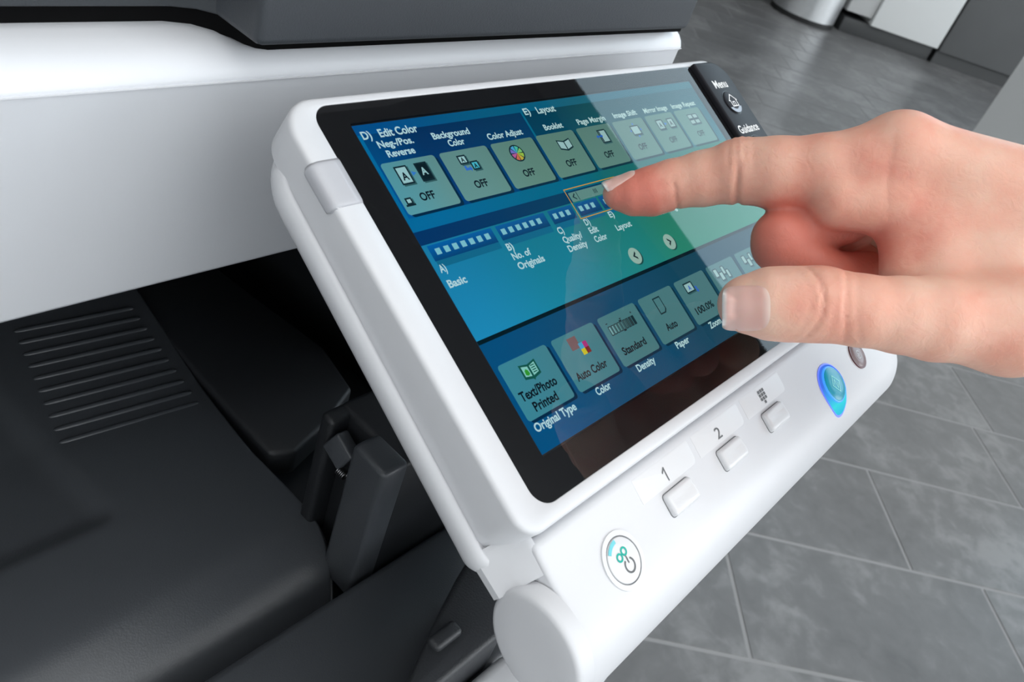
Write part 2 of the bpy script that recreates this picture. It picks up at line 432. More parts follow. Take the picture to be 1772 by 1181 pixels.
# black bezel (printed glass mask) around the display opening
bm = bmesh.new()
o_ = rrect(-11.3, 228.6, -12.1, 115.1, 6.3, 10); i_ = rrect(-.6, 197.2, -.6, 108.3, .3, 10)
rings = [[(x * MM, y * MM, .00062) for x, y in o_], [(x * MM, y * MM, .00062) for x, y in i_], [(x * MM, y * MM, -.0003) for x, y in i_]]
loft(bm, rings, cap0=False, cap1=False); bez = finish('bezel', bm, black, cpn, smooth=30)
bez_back = flat('display_backing', rrect(-11.3, 205, -12.1, 115.1, 6.3), -.00045, mat('lcd_black', (.004, .005, .007), .4), cpn)
# touch glass
glm = bpy.data.materials.new('touch_glass'); glm.use_nodes = True
nt = glm.node_tree; nt.nodes.clear()
go = nt.nodes.new('ShaderNodeOutputMaterial'); mx = nt.nodes.new('ShaderNodeMixShader'); tr = nt.nodes.new('ShaderNodeBsdfTransparent'); gs = nt.nodes.new('ShaderNodeBsdfGlossy'); fr = nt.nodes.new('ShaderNodeFresnel')
fr.inputs['IOR'].default_value = 1.5; gs.inputs['Roughness'].default_value = .004
nt.links.new(fr.outputs[0], mx.inputs[0]); nt.links.new(tr.outputs[0], mx.inputs[1]); nt.links.new(gs.outputs[0], mx.inputs[2]); nt.links.new(mx.outputs[0], go.inputs[0])
flat('touch_glass', rrect(-11.25, 205.5, -12.05, 115.05, 6.25, 10), .00078, glm, cpn)

# --- the lit display
def screen_mat(name, stops, es=1.0, vshade=None):
    """lit LCD colour: a ramp along u, optional second ramp along v multiplied in"""
    M = bpy.data.materials.new(name); M.use_nodes = True
    nt = M.node_tree; nt.nodes.clear()
    out = nt.nodes.new('ShaderNodeOutputMaterial'); em = nt.nodes.new('ShaderNodeEmission')
    tc = nt.nodes.new('ShaderNodeTexCoord'); sx = nt.nodes.new('ShaderNodeSeparateXYZ'); nt.links.new(tc.outputs['Object'], sx.inputs[0])
    mr = nt.nodes.new('ShaderNodeMapRange'); mr.inputs[1].default_value = 0; mr.inputs[2].default_value = .196; nt.links.new(sx.outputs[0], mr.inputs[0])
    cr = nt.nodes.new('ShaderNodeValToRGB'); cr.color_ramp.interpolation = 'EASE'
    for i, (p, c) in enumerate(stops):
        e = cr.color_ramp.elements[i] if i < 2 else cr.color_ramp.elements.new(p)
        e.position = p; e.color = (*lin(*c), 1)
    # keep ramp ordered: set first two explicitly
    nt.links.new(mr.outputs[0], cr.inputs[0])
    colour = cr.outputs[0]
    if vshade:
        mv = nt.nodes.new('ShaderNodeMapRange'); mv.inputs[1].default_value = vshade[0] * MM; mv.inputs[2].default_value = vshade[1] * MM
        mv.inputs[3].default_value = vshade[2]; mv.inputs[4].default_value = vshade[3]; nt.links.new(sx.outputs[1], mv.inputs[0])
        sc = nt.nodes.new('ShaderNodeVectorMath'); sc.operation = 'SCALE'; nt.links.new(colour, sc.inputs[0]); nt.links.new(mv.outputs[0], sc.inputs['Scale']); colour = sc.outputs[0]
    nt.links.new(colour, em.inputs[0]); em.inputs[1].default_value = es * .96
    nt.links.new(em.outputs[0], out.inputs[0])
    return M
s_top = screen_mat('lcd_top_band', [(0, (0, 78, 140)), (1, (30, 104, 118)), (.35, (0, 92, 128)), (.6, (24, 100, 120))])
s_navy = screen_mat('lcd_navy_panel', [(0, (0, 66, 118)), (1, (26, 84, 110)), (.12, (0, 46, 92)), (.35, (0, 52, 90)), (.6, (12, 66, 88))], vshade=(73, 104, 1.9, 1.0))
s_navy2 = screen_mat('lcd_navy_panel_right', [(0, (0, 54, 90)), (1, (20, 88, 100)), (.38, (0, 58, 84)), (.6, (14, 76, 86))], vshade=(73, 104, 1.7, 1.0))
s_low = screen_mat('lcd_lower_band', [(0, (0, 106, 160)), (1, (36, 120, 104)), (.35, (0, 104, 138)), (.55, (20, 106, 106))])
s_div = screen_mat('lcd_divider', [(0, (0, 52, 104)), (1, (12, 64, 76)), (.4, (4, 62, 96))])
s_mid = screen_mat('lcd_middle', [(0, (24, 132, 178)), (1, (44, 132, 110)), (.25, (20, 126, 150)), (.45, (28, 126, 124)), (.6, (36, 126, 104))], vshade=(36, 66, 1.12, .86))
s_bot = screen_mat('lcd_bottom', [(0, (0, 80, 130)), (1, (22, 70, 84)), (.3, (16, 76, 110)), (.6, (16, 70, 92))], vshade=(0, 30, 1.0, .95))
s_btn = screen_mat('lcd_button', [(0, (82, 150, 162)), (1, (96, 140, 132)), (.15, (96, 142, 140)), (.35, (92, 132, 120)), (.6, (90, 130, 122))], vshade=(76, 95, 1.1, .95))
s_btnb = screen_mat('lcd_button_low', [(0, (58, 134, 152)), (1, (78, 122, 126)), (.15, (66, 128, 140)), (.35, (72, 122, 126)), (.6, (76, 122, 126))])
s_shadow = screen_mat('lcd_button_shadow', [(0, (0, 40, 70)), (1, (14, 60, 66))])
s_bar = screen_mat('lcd_bar', [(0, (0, 84, 150)), (1, (20, 60, 96)), (.3, (10, 80, 134))], vshade=(61, 66.6, .55, 1.3))
s_txt = screen_mat('lcd_text_light', [(0, (176, 214, 222)), (1, (176, 206, 198))])
s_dot = screen_mat('lcd_dot', [(0, (120, 190, 205)), (1, (150, 190, 190))])
s_blk = screen_mat('lcd_text_dark', [(0, (8, 22, 34)), (1, (24, 50, 56))])
s_ink = screen_mat('lcd_icon_ink', [(0, (14, 40, 50)), (1, (30, 62, 66))])
s_pap = screen_mat('lcd_icon_paper', [(0, (150, 196, 200)), (1, (150, 182, 178))])
s_org = screen_mat('lcd_orange', [(0, (196, 150, 60)), (1, (196, 150, 60))])
s_sol = {}
def sol(c):
    if c not in s_sol: s_sol[c] = screen_mat('lcd_colour', [(0, c), (1, c)])
    return s_sol[c]
DW = 0.0
def rect(a, b, c, d): return [(a, c), (b, c), (b, d), (a, d)]
disp = flat('display', rect(0, 196.4, 0, 107.8), DW, s_low, cpn)
LV = [DW]
def layer(name, pts, M, lv):
    o = flat(name, pts, DW + lv * .00003, M, disp); return o
layer('header_band', rect(0, 196.4, 104.4, 107.8), s_top, 1)
layer('settings_group', rect(1.3, 73.2, 76, 104.4) , s_navy, 1)
layer('settings_group', rect(74.2, 196.4, 76, 104.4), s_navy2, 1)
layer('settings_group_shade', rect(0, 196.4, 71.6, 75.5), s_low, 1)
layer('divider_band', rect(0, 196.4, 67.2, 71.6), s_div, 1)
layer('page_area', rect(0, 196.4, 35.9, 67.2), s_mid, 1)
layer('divider_line', rect(0, 196.4, 34.6, 35.9), sol((0, 24, 34)), 1)
layer('status_area', rect(0, 196.4, 0, 34.6), s_bot, 1)
def btn(u, v0, v1, M, w=21.6):
    r = rrect(u, u + w, v0, v1, 1.1, 5)
    layer('button_shadow', [(x + 1.0, y - .9) for x, y in r], s_shadow, 2)
    return layer('screen_button', r, M, 3)
for k in range(8): btn(2.0 + 23.75 * k, 76.9, 94.4, s_btn)
for k in range(8): btn(1.8 + 24.15 * k, 9.4, 27.2, s_btnb)

FONTC = {}
def text(name, s, u0, u1, v, cap, M, parent, w, squeeze=None, bold=.028, wf=None, space=1.0):
    """printed / displayed lettering, fitted between u0 and u1 on baseline v, caps `cap` mm high"""
    cu = bpy.data.curves.new(name, 'FONT'); cu.body = s; cu.size = 1; cu.offset = bold; cu.resolution_u = 4; cu.space_character = space
    ob = bpy.data.objects.new(name, cu); S.collection.objects.link(ob)
    bpy.context.view_layer.update()
    me = bpy.data.meshes.new_from_object(ob); bpy.data.objects.remove(ob); bpy.data.curves.remove(cu)
    xsv = [q.co.x for q in me.vertices]; x0, x1 = min(xsv), max(xsv)
    sx = (u1 - u0) / (x1 - x0); sy = cap / .729
    for q in me.vertices:
        X_ = u0 + (q.co.x - x0) * sx; Y_ = v + q.co.y * sy
        q.co = (X_ * MM, Y_ * MM, w + (wf(Y_) if wf else 0))
    me.materials.clear(); me.materials.append(M)
    return link(bpy.data.objects.new(name, me), parent)
def T(s, u0, u1, v, cap=2.5, M=None): return text('screen_text', s, u0, u1, v, cap, M or s_txt, disp, DW + .00015)
T('D)', 1.4, 4.9, 102.9, 2.7); T('Edit Color', 7.9, 23.3, 102.9, 2.8)
T('Neg-/Pos.', 5.2, 19.1, 99.4, 2.4); T('Reverse', 6.6, 17.5, 96.0, 2.4)
T('Background', 27.3, 43.9, 99.4, 2.4); T('Color', 32.1, 39.3, 96.1, 2.4); T('Color Adjust', 50.4, 68.2, 96.0, 2.4)
T('E)', 74.9, 78.2, 103.1, 2.7); T('Layout', 82.0, 92.6, 102.9, 2.8)
T('Booklet', 80.4, 91.2, 95.9, 2.4); T('Page Margin', 100.3, 118.3, 95.8, 2.4); T('Image Shift', 124.4, 141.1, 95.9, 2.4)
T('Mirror Image', 146.7, 165.1, 95.7, 2.4); T('Image Repeat', 169.1, 189.5, 95.6, 2.4)
T('OFF', 9.4, 15.3, 80.4, 2.7, s_blk)
for k in range(1, 8): T('OFF', 32.9 + 23.9 * (k - 1), 38.8 + 23.9 * (k - 1), 80.4, 2.7, s_blk)
T('A)', 1.5, 4.1, 57.9, 2.5); T('Basic', 1.5, 8.8, 52.9, 2.5)
T('B)', 30.8, 33.6, 57.9, 2.5); T('No. of', 30.8, 39.4, 54.6, 2.4); T('Originals', 30.8, 43.5, 51.1, 2.4)
T('C)', 56.6, 59.4, 57.9, 2.5); T('Quality/', 56.5, 66.9, 54.4, 2.4); T('Density', 56.5, 66.9, 51.0, 2.4)
T('D)', 71.7, 74.5, 57.9, 2.5); T('Edit', 71.6, 76.5, 54.6, 2.4); T('Color', 71.6, 78.8, 51.1, 2.4)
T('E)', 86.4, 89.3, 57.9, 2.4); T('Layout', 86.1, 95.6, 52.5, 2.4); T('Tailoring', 115.2, 128.4, 52.8, 2.4)
T('Text/Photo', 3.5, 19.7, 15.1, 2.9, s_blk); T('Printed', 6.3, 16.9, 11.0, 2.9, s_blk); T('Original Type', 2.4, 21.2, 5.9, 2.6)
T('Auto Color', 27.8, 43.5, 12.6, 2.7, s_blk); T('Color', 32.1, 39.5, 6.1, 2.5)
T('Standard', 53.2, 66.6, 12.8, 2.7, s_blk); T('Density', 55.0, 65.5, 6.0, 2.5)
T('Auto', 80.5, 87.5, 13.0, 2.7, s_blk); T('Paper', 79.9, 88.5, 6.1, 2.5)
T('100.0%', 101.6, 114.4, 12.9, 2.7, s_blk); T('Zoom', 104.0, 112.6, 6.2, 2.5)

def icon(pts, M, lv=5): return layer('screen_icon', pts, M, lv)
def page(a, b, c, d, M=None, t=.55, ink=None):
    icon([(x + .5, y - .5) for x, y in rect(a, b, c, d)], sol((50, 92, 96)), 4)
    icon(rect(a, b, c, d), ink or s_ink, 5); icon(rect(a + t, b - t, c + t, d - t), M or s_pap, 6)
def letter(s, u, v, h, M): text('screen_text', s, u, u + h * .95, v, h, M, disp, DW + .00022, bold=.03)
page(5.9, 10.8, 86.4, 92.7); letter('A', 7.1, 87.9, 2.6, s_blk)
page(13.9, 18.9, 86.2, 92.7, sol((8, 30, 38))); letter('A', 15.1, 88.4, 2.6, s_pap)
icon([(11.5, 88.8), (11.5, 90.4), (13.3, 89.6)], sol((50, 120, 200)))
icon(rect(2.9, 6.6, 79.6, 80.2), s_ink); page(3.5, 6.0, 80.1, 82.4)
page(32.1, 35.9, 89.2, 92.5); letter('A', 33.1, 90.0, 1.7, s_blk)
page(36.3, 39.8, 86.5, 89.8, sol((70, 180, 200))); letter('A', 37.2, 87.2, 1.7, s_blk)
icon([(33.0, 88.6), (33.9, 88.6), (33.9, 87.8), (35.2, 87.8), (35.2, 88.5), (36.0, 87.3), (35.2, 86.2), (35.2, 86.9), (33.0, 86.9)], sol((50, 110, 200)))
cc = (59.6, 89.4)
icon([(cc[0] + 3.45 * math.cos(q * PI / 16), cc[1] + 3.3 * math.sin(q * PI / 16)) for q in range(32)], s_ink, 5)
for k, c in enumerate([(120, 190, 110), (70, 180, 160), (70, 160, 210), (110, 110, 190), (180, 90, 150), (200, 110, 80), (190, 170, 60), (150, 190, 70)]):
    a = k * PI / 4
    icon([cc] + [(cc[0] + 2.9 * math.cos(a + q * PI / 20 + .05), cc[1] + 2.8 * math.sin(a + q * PI / 20 + .05)) for q in range(5)], sol(c), 6)
icon([(82.4, 91.4), (86.2, 90.6), (90.0, 91.4), (90.0, 87.4), (86.2, 86.4), (82.4, 87.4)], s_ink, 5)
icon([(82.9, 90.8), (85.9, 90.1), (85.9, 87.1), (82.9, 87.9)], s_pap, 6); icon([(86.5, 90.1), (89.5, 90.8), (89.5, 87.9), (86.5, 87.1)], s_pap, 6)
page(108.3, 113.6, 86.4, 92.3); icon(rect(108.9, 109.6, 87, 91.7), s_ink, 7)
icon([(106.2, 89.5), (107.3, 90.4), (107.3, 89.8), (109.3, 89.8), (109.3, 90.4), (110.3, 89.5), (109.3, 88.6), (109.3, 89.2), (107.3, 89.2), (107.3, 88.6)], sol((40, 100, 190)), 8)
page(130.4, 136.4, 86.9, 91.4)
for dx, dy in ((133.4, 92.0), (133.4, 86.3), (129.8, 89.1), (137.0, 89.1)): icon([(dx - .6, dy), (dx, dy + .6), (dx + .6, dy), (dx, dy - .6)], sol((50, 110, 200)), 7)
page(150.2, 155.2, 86.9, 91.9); letter('A', 151.5, 88.2, 2.2, s_blk); page(158.8, 163.6, 86.9, 91.7); letter('A', 160, 88.2, 2.2, s_blk)
icon([(156, 88.7), (156, 90.1), (157.8, 89.4)], sol((50, 120, 200)))
for a in (0, 1):
    for b in (0, 1): page(176.6 + a * 4.2, 180.6 + a * 4.2, 86.4 + b * 2.7, 88.9 + b * 2.7, t=.4)
# page bars with small squares, highlighted window
def bar(a, b, n, u0):
    layer('bar_shadow', rect(a + .2, b, 59.4, 61.6), sol((14, 104, 140)), 2)
    layer('page_bar', rect(a, b, 61.6, 66.7), s_bar, 3)
    for k in range(n): layer('page_square', rect(u0 + k * 3.5, u0 + k * 3.5 + 2.0, 63.3, 65.3), s_dot, 5)
bar(1.8, 29.0, 7, 3.8); bar(31.0, 55.0, 6, 32.4); bar(57.2, 70.0, 3, 58.7); bar(72.2, 85.2, 3, 73.3); bar(86.4, 101.0, 4, 88.2)
bar(102.2, 112, 2, 104); bar(114.2, 130, 4, 116)
t_ = .35
for r4 in (rect(70.9, 102, 72.2, 72.2 + t_), rect(70.9, 102, 60.6, 60.6 + t_), rect(70.9, 70.9 + t_, 60.6, 72.5), rect(102, 102 + t_, 60.6, 72.5)): layer('highlight_frame', r4, s_org, 7)
layer('scroll_strip', rrect(72.2, 101.0, 67.2, 70.9, .4, 3), sol((96, 140, 134)), 5)
layer('screen_icon', [(75.2, 70.5), (73.4, 69.1), (75.2, 67.7), (75.2, 68.3), (74.2, 69.1), (75.2, 69.9)], s_ink, 7); layer('screen_icon', rect(76.3, 76.6, 67.4, 70.7), s_ink, 7)
for k in range(3): layer('screen_icon', rect(86.0 + k * .8, 86.35 + k * .8, 68.3, 70.0), s_ink, 7)
for (a, b, s) in ((87.2, 41.8, 1), (111.2, 41.9, -1)):
    cs = [(a + 3.35 * math.cos(q * PI / 16), b + 3.25 * math.sin(q * PI / 16)) for q in range(32)]
    layer('arrow_shadow', [(x + .6, y - .5) for x, y in cs], sol((24, 76, 74)), 2)
    layer('arrow_button', cs, sol((146, 180, 168)), 3)
    layer('screen_icon', [(a + s * .9, b + 1.7), (a - s * 1.2, b), (a + s * .9, b - 1.7), (a + s * .9, b - .8), (a - s * .1, b), (a + s * .9, b + .8)], s_blk, 5)
# icons of the lower row
icon([(8.9, 24.8), (12.5, 24.1), (16.1, 24.8), (16.1, 20.2), (13.0, 19.6), (12.5, 19.0), (12.0, 19.6), (8.9, 20.2)], sol((16, 84, 74)), 5)
icon([(9.6, 24.1), (12.1, 23.5), (12.1, 20.4), (9.6, 20.9)], sol((130, 200, 190)), 6); icon([(12.9, 23.5), (15.4, 24.1), (15.4, 20.9), (12.9, 20.4)], sol((130, 200, 190)), 6)
icon([(10.0, 21.4), (10.2, 22.6), (10.9, 23.1), (11.6, 22.5), (11.8, 21.3), (10.9, 20.9)], sol((50, 150, 50)), 7)
for k in range(4): icon(rect(13.3, 15.0, 21.1 + k * .7, 21.4 + k * .7), sol((16, 84, 74)), 7)
icon(rect(32.5, 36.8, 21.5, 25.6), sol((112, 88, 92)), 5)
for a, b, c in ((36.2, 20.9, (60, 160, 200)), (38.2, 20.9, (170, 50, 120)), (36.2, 18.9, (200, 190, 40)), (38.2, 18.9, (120, 40, 40))): icon(rect(a, a + 2.0, b, b + 2.0), sol(c), 6)
for k in range(9):
    u = 52.9 + k * 1.68
    icon(rect(u, u + 1.45, 20.1 + (.0 if k != 4 else -.4), 23.4 + (0 if k != 4 else .4)), s_ink, 5)
    if k < 8:
        g_ = [(120, 168, 170), (110, 158, 160), (100, 148, 148), (88, 132, 132), (76, 116, 118), (64, 98, 100), (52, 82, 84), (36, 62, 66)][k]
        icon(rect(u + .3, u + 1.15, 20.4, 23.1), sol(g_), 6)
icon([(60.2, 24.4), (61.4, 24.4), (60.8, 23.8)], s_ink); icon(rect(52.8, 53.8, 24.3, 24.6), s_ink); icon([(67, 24.3), (67.5, 25), (68, 24.3)], s_ink)
icon([(82, 25.4), (86.6, 25.4), (86.6, 20.2), (85.4, 19.0), (82, 19.0)], s_ink, 5); icon([(82.5, 24.9), (86.1, 24.9), (86.1, 20.6), (85.0, 19.5), (82.5, 19.5)], s_btnb, 6)
page(103.1, 108.9, 21.2, 25.4); letter('A', 105.2, 22.2, 1.9, sol((40, 90, 190))); icon([(109.4, 22.8), (110.6, 22.8), (110.6, 21.2), (111.2, 21.2), (110.2, 20.1), (109.2, 21.2), (109.9, 21.2), (109.4, 22.1)], sol((50, 100, 190)))
for j in (0, 1):
    for a, b in ((126, 21.6), (129.0, 19.6)): page(a + j * 24.2, a + 2.9 + j * 24.2, b, b + 3.8, t=.4)
    for a, b in ((132, 21.6), (134.4, 19.6)): page(a + j * 24.2, a + 2.3 + j * 24.2, b, b + 3.8, t=.4)

# --- black menu strip on the right of the display
rr_solid('menu_strip', .2040, .2303, -.0122, .1152, (.003, .008, .0115, .0012), .0004, .0030, stripm, cpn, bev=.0010, seg=3)
SW = .00306
text('menu_text', 'Menu', 209.8, 222.4, 100.4, 4.4, printw, cpn, SW, bold=.02)
text('menu_text', 'Guidance', 206.6, 226.0, 75.6, 4.4, printw, cpn, SW, bold=.02)
def round_key(name, cu_, cv_, r, w0, w1, M, parent, n=40, dome=.0002, wf=None, ry=None):
    bm = bmesh.new(); ry = ry or r; rings = []
    for s, w in ((1, w0), (1, w1 - .0003), (.985, w1 - .0001), (.95, w1), (.6, w1 + dome * .7), (.25, w1 + dome)):
        ring = []
        for k in range(n):
            x = cu_ + r * s * math.cos(2 * PI * k / n); y = cv_ + ry * s * math.sin(2 * PI * k / n)
            ring.append((x * MM, y * MM, w + (wf(y) if wf else 0)))
        rings.append(ring)
    loft(bm, rings); return finish(name, bm, M, parent, smooth=50)
def annulus(name, cu_, cv_, r0, r1, w, M, parent, a0=0, a1=2 * PI, n=40, wf=None, th=.00012, sy=1):
    bm = bmesh.new(); rings = []
    for k in range(n + 1):
        a = a0 + (a1 - a0) * k / n
        p = lambda r: ((cu_ + r * math.cos(a)) * MM, (cv_ + sy * r * math.sin(a)) * MM, w + (wf(cv_ + sy * r * math.sin(a)) if wf else 0))
        A_, B_ = p(r0), p(r1)
        rings.append([A_, (A_[0], A_[1], A_[2] + th), (B_[0], B_[1], B_[2] + th), B_])
    full = abs(a1 - a0 - 2 * PI) < 1e-6
    loft(bm, rings, cap0=not full, cap1=not full)
    if full: bmesh.ops.remove_doubles(bm, verts=bm.verts, dist=1e-7)
    return finish(name, bm, M, parent)
kb = mat('strip_key_black', lin(30, 30, 34), .3)
for cv_ in (92.0, 67.2, 42, 17):
    annulus('key_rim', 216.3, cv_, 6.15, 6.55, SW - .0002, mat('rim_black', lin(6, 6, 8), .3), cpn, th=.00025)
    round_key('menu_key', 216.3, cv_, 6.1, SW - .001, SW + .0004, stripm, cpn)
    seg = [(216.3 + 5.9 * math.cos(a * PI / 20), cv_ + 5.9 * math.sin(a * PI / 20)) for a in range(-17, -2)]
    flat('key_edge_shine', seg, SW + .00052, silver, cpn)  # highlight on the key's lower edge, drawn as a flat silver segment
# house symbol drawn with strokes
def stroke(name, pts, wd_, w, M, parent, wf=None, closed=False):
    polys = []
    q = pts + ([pts[0]] if closed else [])
    for (x0, y0), (x1, y1) in zip(q, q[1:]):
        L = math.hypot(x1 - x0, y1 - y0); nx, ny = -(y1 - y0) / L * wd_ / 2, (x1 - x0) / L * wd_ / 2
        ex, ey = (x1 - x0) / L * wd_ / 2, (y1 - y0) / L * wd_ / 2
        polys.append([(x0 - ex + nx, y0 - ey + ny), (x0 - ex - nx, y0 - ey - ny), (x1 + ex - nx, y1 + ey - ny), (x1 + ex + nx, y1 + ey + ny)])
    bm = bmesh.new()
    for i, p in enumerate(polys):
        bm.faces.new([bm.verts.new((x * MM, y * MM, w + i * 2e-6 + (wf(y) if wf else 0))) for x, y in p])
    for f in bm.faces:
        f.normal_update()
        if f.normal.z < 0: f.normal_flip()
    return finish(name, bm, M, parent, smooth=0, flip=False)
stroke('house_symbol', [(213.6, 92.7), (213.0, 92.7), (216.6, 95.9), (220.2, 92.7), (219.4, 92.7), (219.4, 89.6), (214.0, 89.6), (214.0, 92.6)], .55, SW + .00072, printw, cpn)
stroke('house_symbol', [(215.6, 89.8), (215.6, 91.9), (217.4, 91.9), (217.4, 89.8)], .5, SW + .00072, printw, cpn)

# --- key strip below the display: extruded profile with closed ends
prof = [(-8, -16), (-13.5, -14), (-16.6, -12), (-17.1, -9.5), (-17.5, -7.2), (-18.5, -5.6), (-20, -5.0), (-22, -5.1), (-30, -5.7), (-38, -6.1), (-44, -6.6), (-49, -7.8), (-54, -10.3), (-58.5, -14.2), (-62, -19), (-64.2, -25), (-64.8, -29), (-64, -32.5), (-61, -36), (-54, -37.5), (-44, -37), (-34, -34), (-25, -27), (-15, -22), (-9, -20)]
def surf(v):
    q = [(a, b) for a, b in prof[6:16]]
    if v >= q[0][0]: return q[0][1] * MM
    for (a, b), (c, d) in zip(q, q[1:]):
        if v >= c: return (b + (d - b) * (v - a) / (c - a)) * MM
    return q[-1][1] * MM
def catmull(P, n=4):
    out = []
    N = len(P)
    for i in range(N):
        p0, p1, p2, p3 = P[i - 1], P[i], P[(i + 1) % N], P[(i + 2) % N]
        for k in range(n):
            t = k / n
            out.append(tuple(.5 * (2 * p1[j] + (p2[j] - p0[j]) * t + (2 * p0[j] - 5 * p1[j] + 4 * p2[j] - p3[j]) * t * t + (3 * p1[j] - p0[j] - 3 * p2[j] + p3[j]) * t ** 3) for j in (0, 1)))
    return out
pc = catmull(prof, 3)
bm = bmesh.new(); rings = []
cvw = (-38, -24)
for u, s, drop in ((-14.6, .93, .0), (-14.3, .965, 0), (-13.6, .988, 0), (-12.6, 1, 0), (60, 1, 0), (150, 1, 0), (238, 1, 0), (243, 1, 0), (245.5, .985, .2), (247, .955, .5), (247.8, .91, 1)):
    ring = []
    for v, w in pc:
        vv_ = cvw[0] + (v - cvw[0]) * s; ww = cvw[1] + (w - cvw[1]) * s
        if drop and w > -24: ww -= drop * min(1, (w + 24) / 14)
        ring.append((u * MM, vv_ * MM, ww * MM))
    rings.append(ring)
loft(bm, rings); finish('key_strip', bm, white, cpn, smooth=50)
# slanted cheek between the shell bead and the key strip
bm = bmesh.new(); rings = []
for k in range(19):
    v = -13.5 - 13.5 * k / 18
    ou = -22.3 + .6 * k / 18
    tw = surf(min(v, -17)) / MM - .5 - (1.5 if k == 0 else .3 if k == 1 else 0)
    ow = -18.6
    rings.append([(a * MM, v * MM, b_ * MM) for a, b_ in ((-13.2, tw), (-14.2, tw - .5), (-15, tw - 1.6), (ou + .8, ow + .5), (ou, ow - .8), (ou + .2, ow - 3.5), (-13.2, -25))])
loft(bm, rings); finish('strip_cheek', bm, white, cpn, smooth=35)
# round hinge cap on the left end
bm = bmesh.new(); rings = []
hc = (-43.1, -18.2); ang = math.radians(13)
for u, s in ((-15, 1), (-19.2, 1), (-20.3, .985), (-21.0, .95), (-21.3, .89), (-21.35, .5)):
    rings.append([(u * MM, (hc[0] + s * (17.3 * math.cos(k * PI / 32) * .971 - 14.6 * math.sin(k * PI / 32) * .238)) * MM,
                   (hc[1] + s * (17.3 * math.cos(k * PI / 32) * .238 + 14.6 * math.sin(k * PI / 32) * .971)) * MM) for k in range(64)])
loft(bm, rings); finish('hinge_cap', bm, white, cpn, smooth=50)
# label plates, keys
for k, u in enumerate((31.0, 66.8, 102.6)):
    wd2 = 33
    bm = bmesh.new(); rr_ = rrect(u, u + wd2, -28.9, -20.9, (.3, 2.2, .8, .3), 6)
    ii = rrect(u + .35, u + wd2 - .35, -28.55, -21.25, (.2, 2.0, .6, .2), 6)
    loft(bm, [[(x * MM, y * MM, surf(y) + h) for x, y in q] for q, h in ((rr_, -.0001), (rr_, .00007), (ii, .00012))], cap0=False)
    finish('label_plate', bm, white_key, cpn)
    ku = (40.2, 75.4, 111.0)[k]
    # white rocker-like key with a sunk outline
    bm = bmesh.new(); o4 = rrect(ku - .35, ku + 15.75, -38.1, -30.1, 1.5, 6)
    rings = [[(x * MM, y * MM, surf(y) + h) for x, y in q] for q, h in ((o4, -.0003), (o4, .00006))]
    loft(bm, rings); finish('key_gap', bm, mat('gap_grey', lin(120, 121, 124), .6), cpn)
    bm = bmesh.new()
    rings = []
    for ins, h in ((0, -.0004), (0, .0009), (.25, .0014), (.7, .00175), (1.5, .0019), (3.0, .0017)):
        q = rrect(ku + ins * .8, ku + 15.4 - ins * .8, -37.8 + ins, -30.4 - ins * .9, max(1.3 - ins * .4, .2), 6)
        rings.append([(x * MM, y * MM, surf(y) + h + (.0003 if y < -34 else 0)) for x, y in q])
    loft(bm, rings); finish('key_button', bm, white_key, cpn, smooth=60)
ST = .00024
stroke('key_text', [(45.5, -24.8), (46.9, -23.6), (46.9, -27.7)], .5, ST, printg, cpn, wf=surf)
text('key_text', '2', 80.3, 83.6, -27.6, 4.1, printg, cpn, ST, bold=.0, wf=surf)
for r_, cols in enumerate(((0, 1, 2), (0, 1, 2), (0, 1, 2), (1,))):
    for c_ in cols:
        u = 116.0 + c_ * 1.75; v = -22.6 - r_ * 1.45
        bm = bmesh.new(); bm.faces.new([bm.verts.new((x * MM, y * MM, surf(y) + ST)) for x, y in rect(u, u + 1.3, v - 1.1, v)])
        finish('keypad_symbol', bm, printg, cpn, smooth=0, flip=False)
# power key
PU, PV = 12.4, -37.4
annulus('power_bezel', PU, PV, 7.0, 8.5, -.0002, white_key, cpn, wf=surf, th=.0007)
annulus('power_gap', PU, PV, 6.6, 7.05, -.0004, mat('gap_grey', ()), cpn, wf=surf, th=.0006)
round_key('power_key', PU, PV, 6.6, -.001, .0006, white_key, cpn, wf=surf, dome=.00012)
annulus('power_light', PU, PV, 5.2, 6.4, .00078, cyan_print, cpn, a0=math.radians(92), a1=math.radians(142), n=10, wf=surf, th=.00005)
annulus('power_symbol', PU + .9, PV - 2.1, 1.75, 2.3, .00078, printg, cpn, a0=math.radians(122), a1=math.radians(418), n=24, wf=surf, th=.00005)
stroke('power_symbol', [(PU + .9, PV + .6), (PU + .9, PV - 1.2)], .5, .00084, printg, cpn, wf=surf)
for s_, cx_, cy_ in ((0, -1.5, 1.3), (1, 1.1, 2.1)):
    annulus('eco_symbol', PU + cx_, PV + cy_, .75, 1.35, .00078, teal_print, cpn, a0=0, a1=2 * PI, n=20, wf=surf, th=.00005)
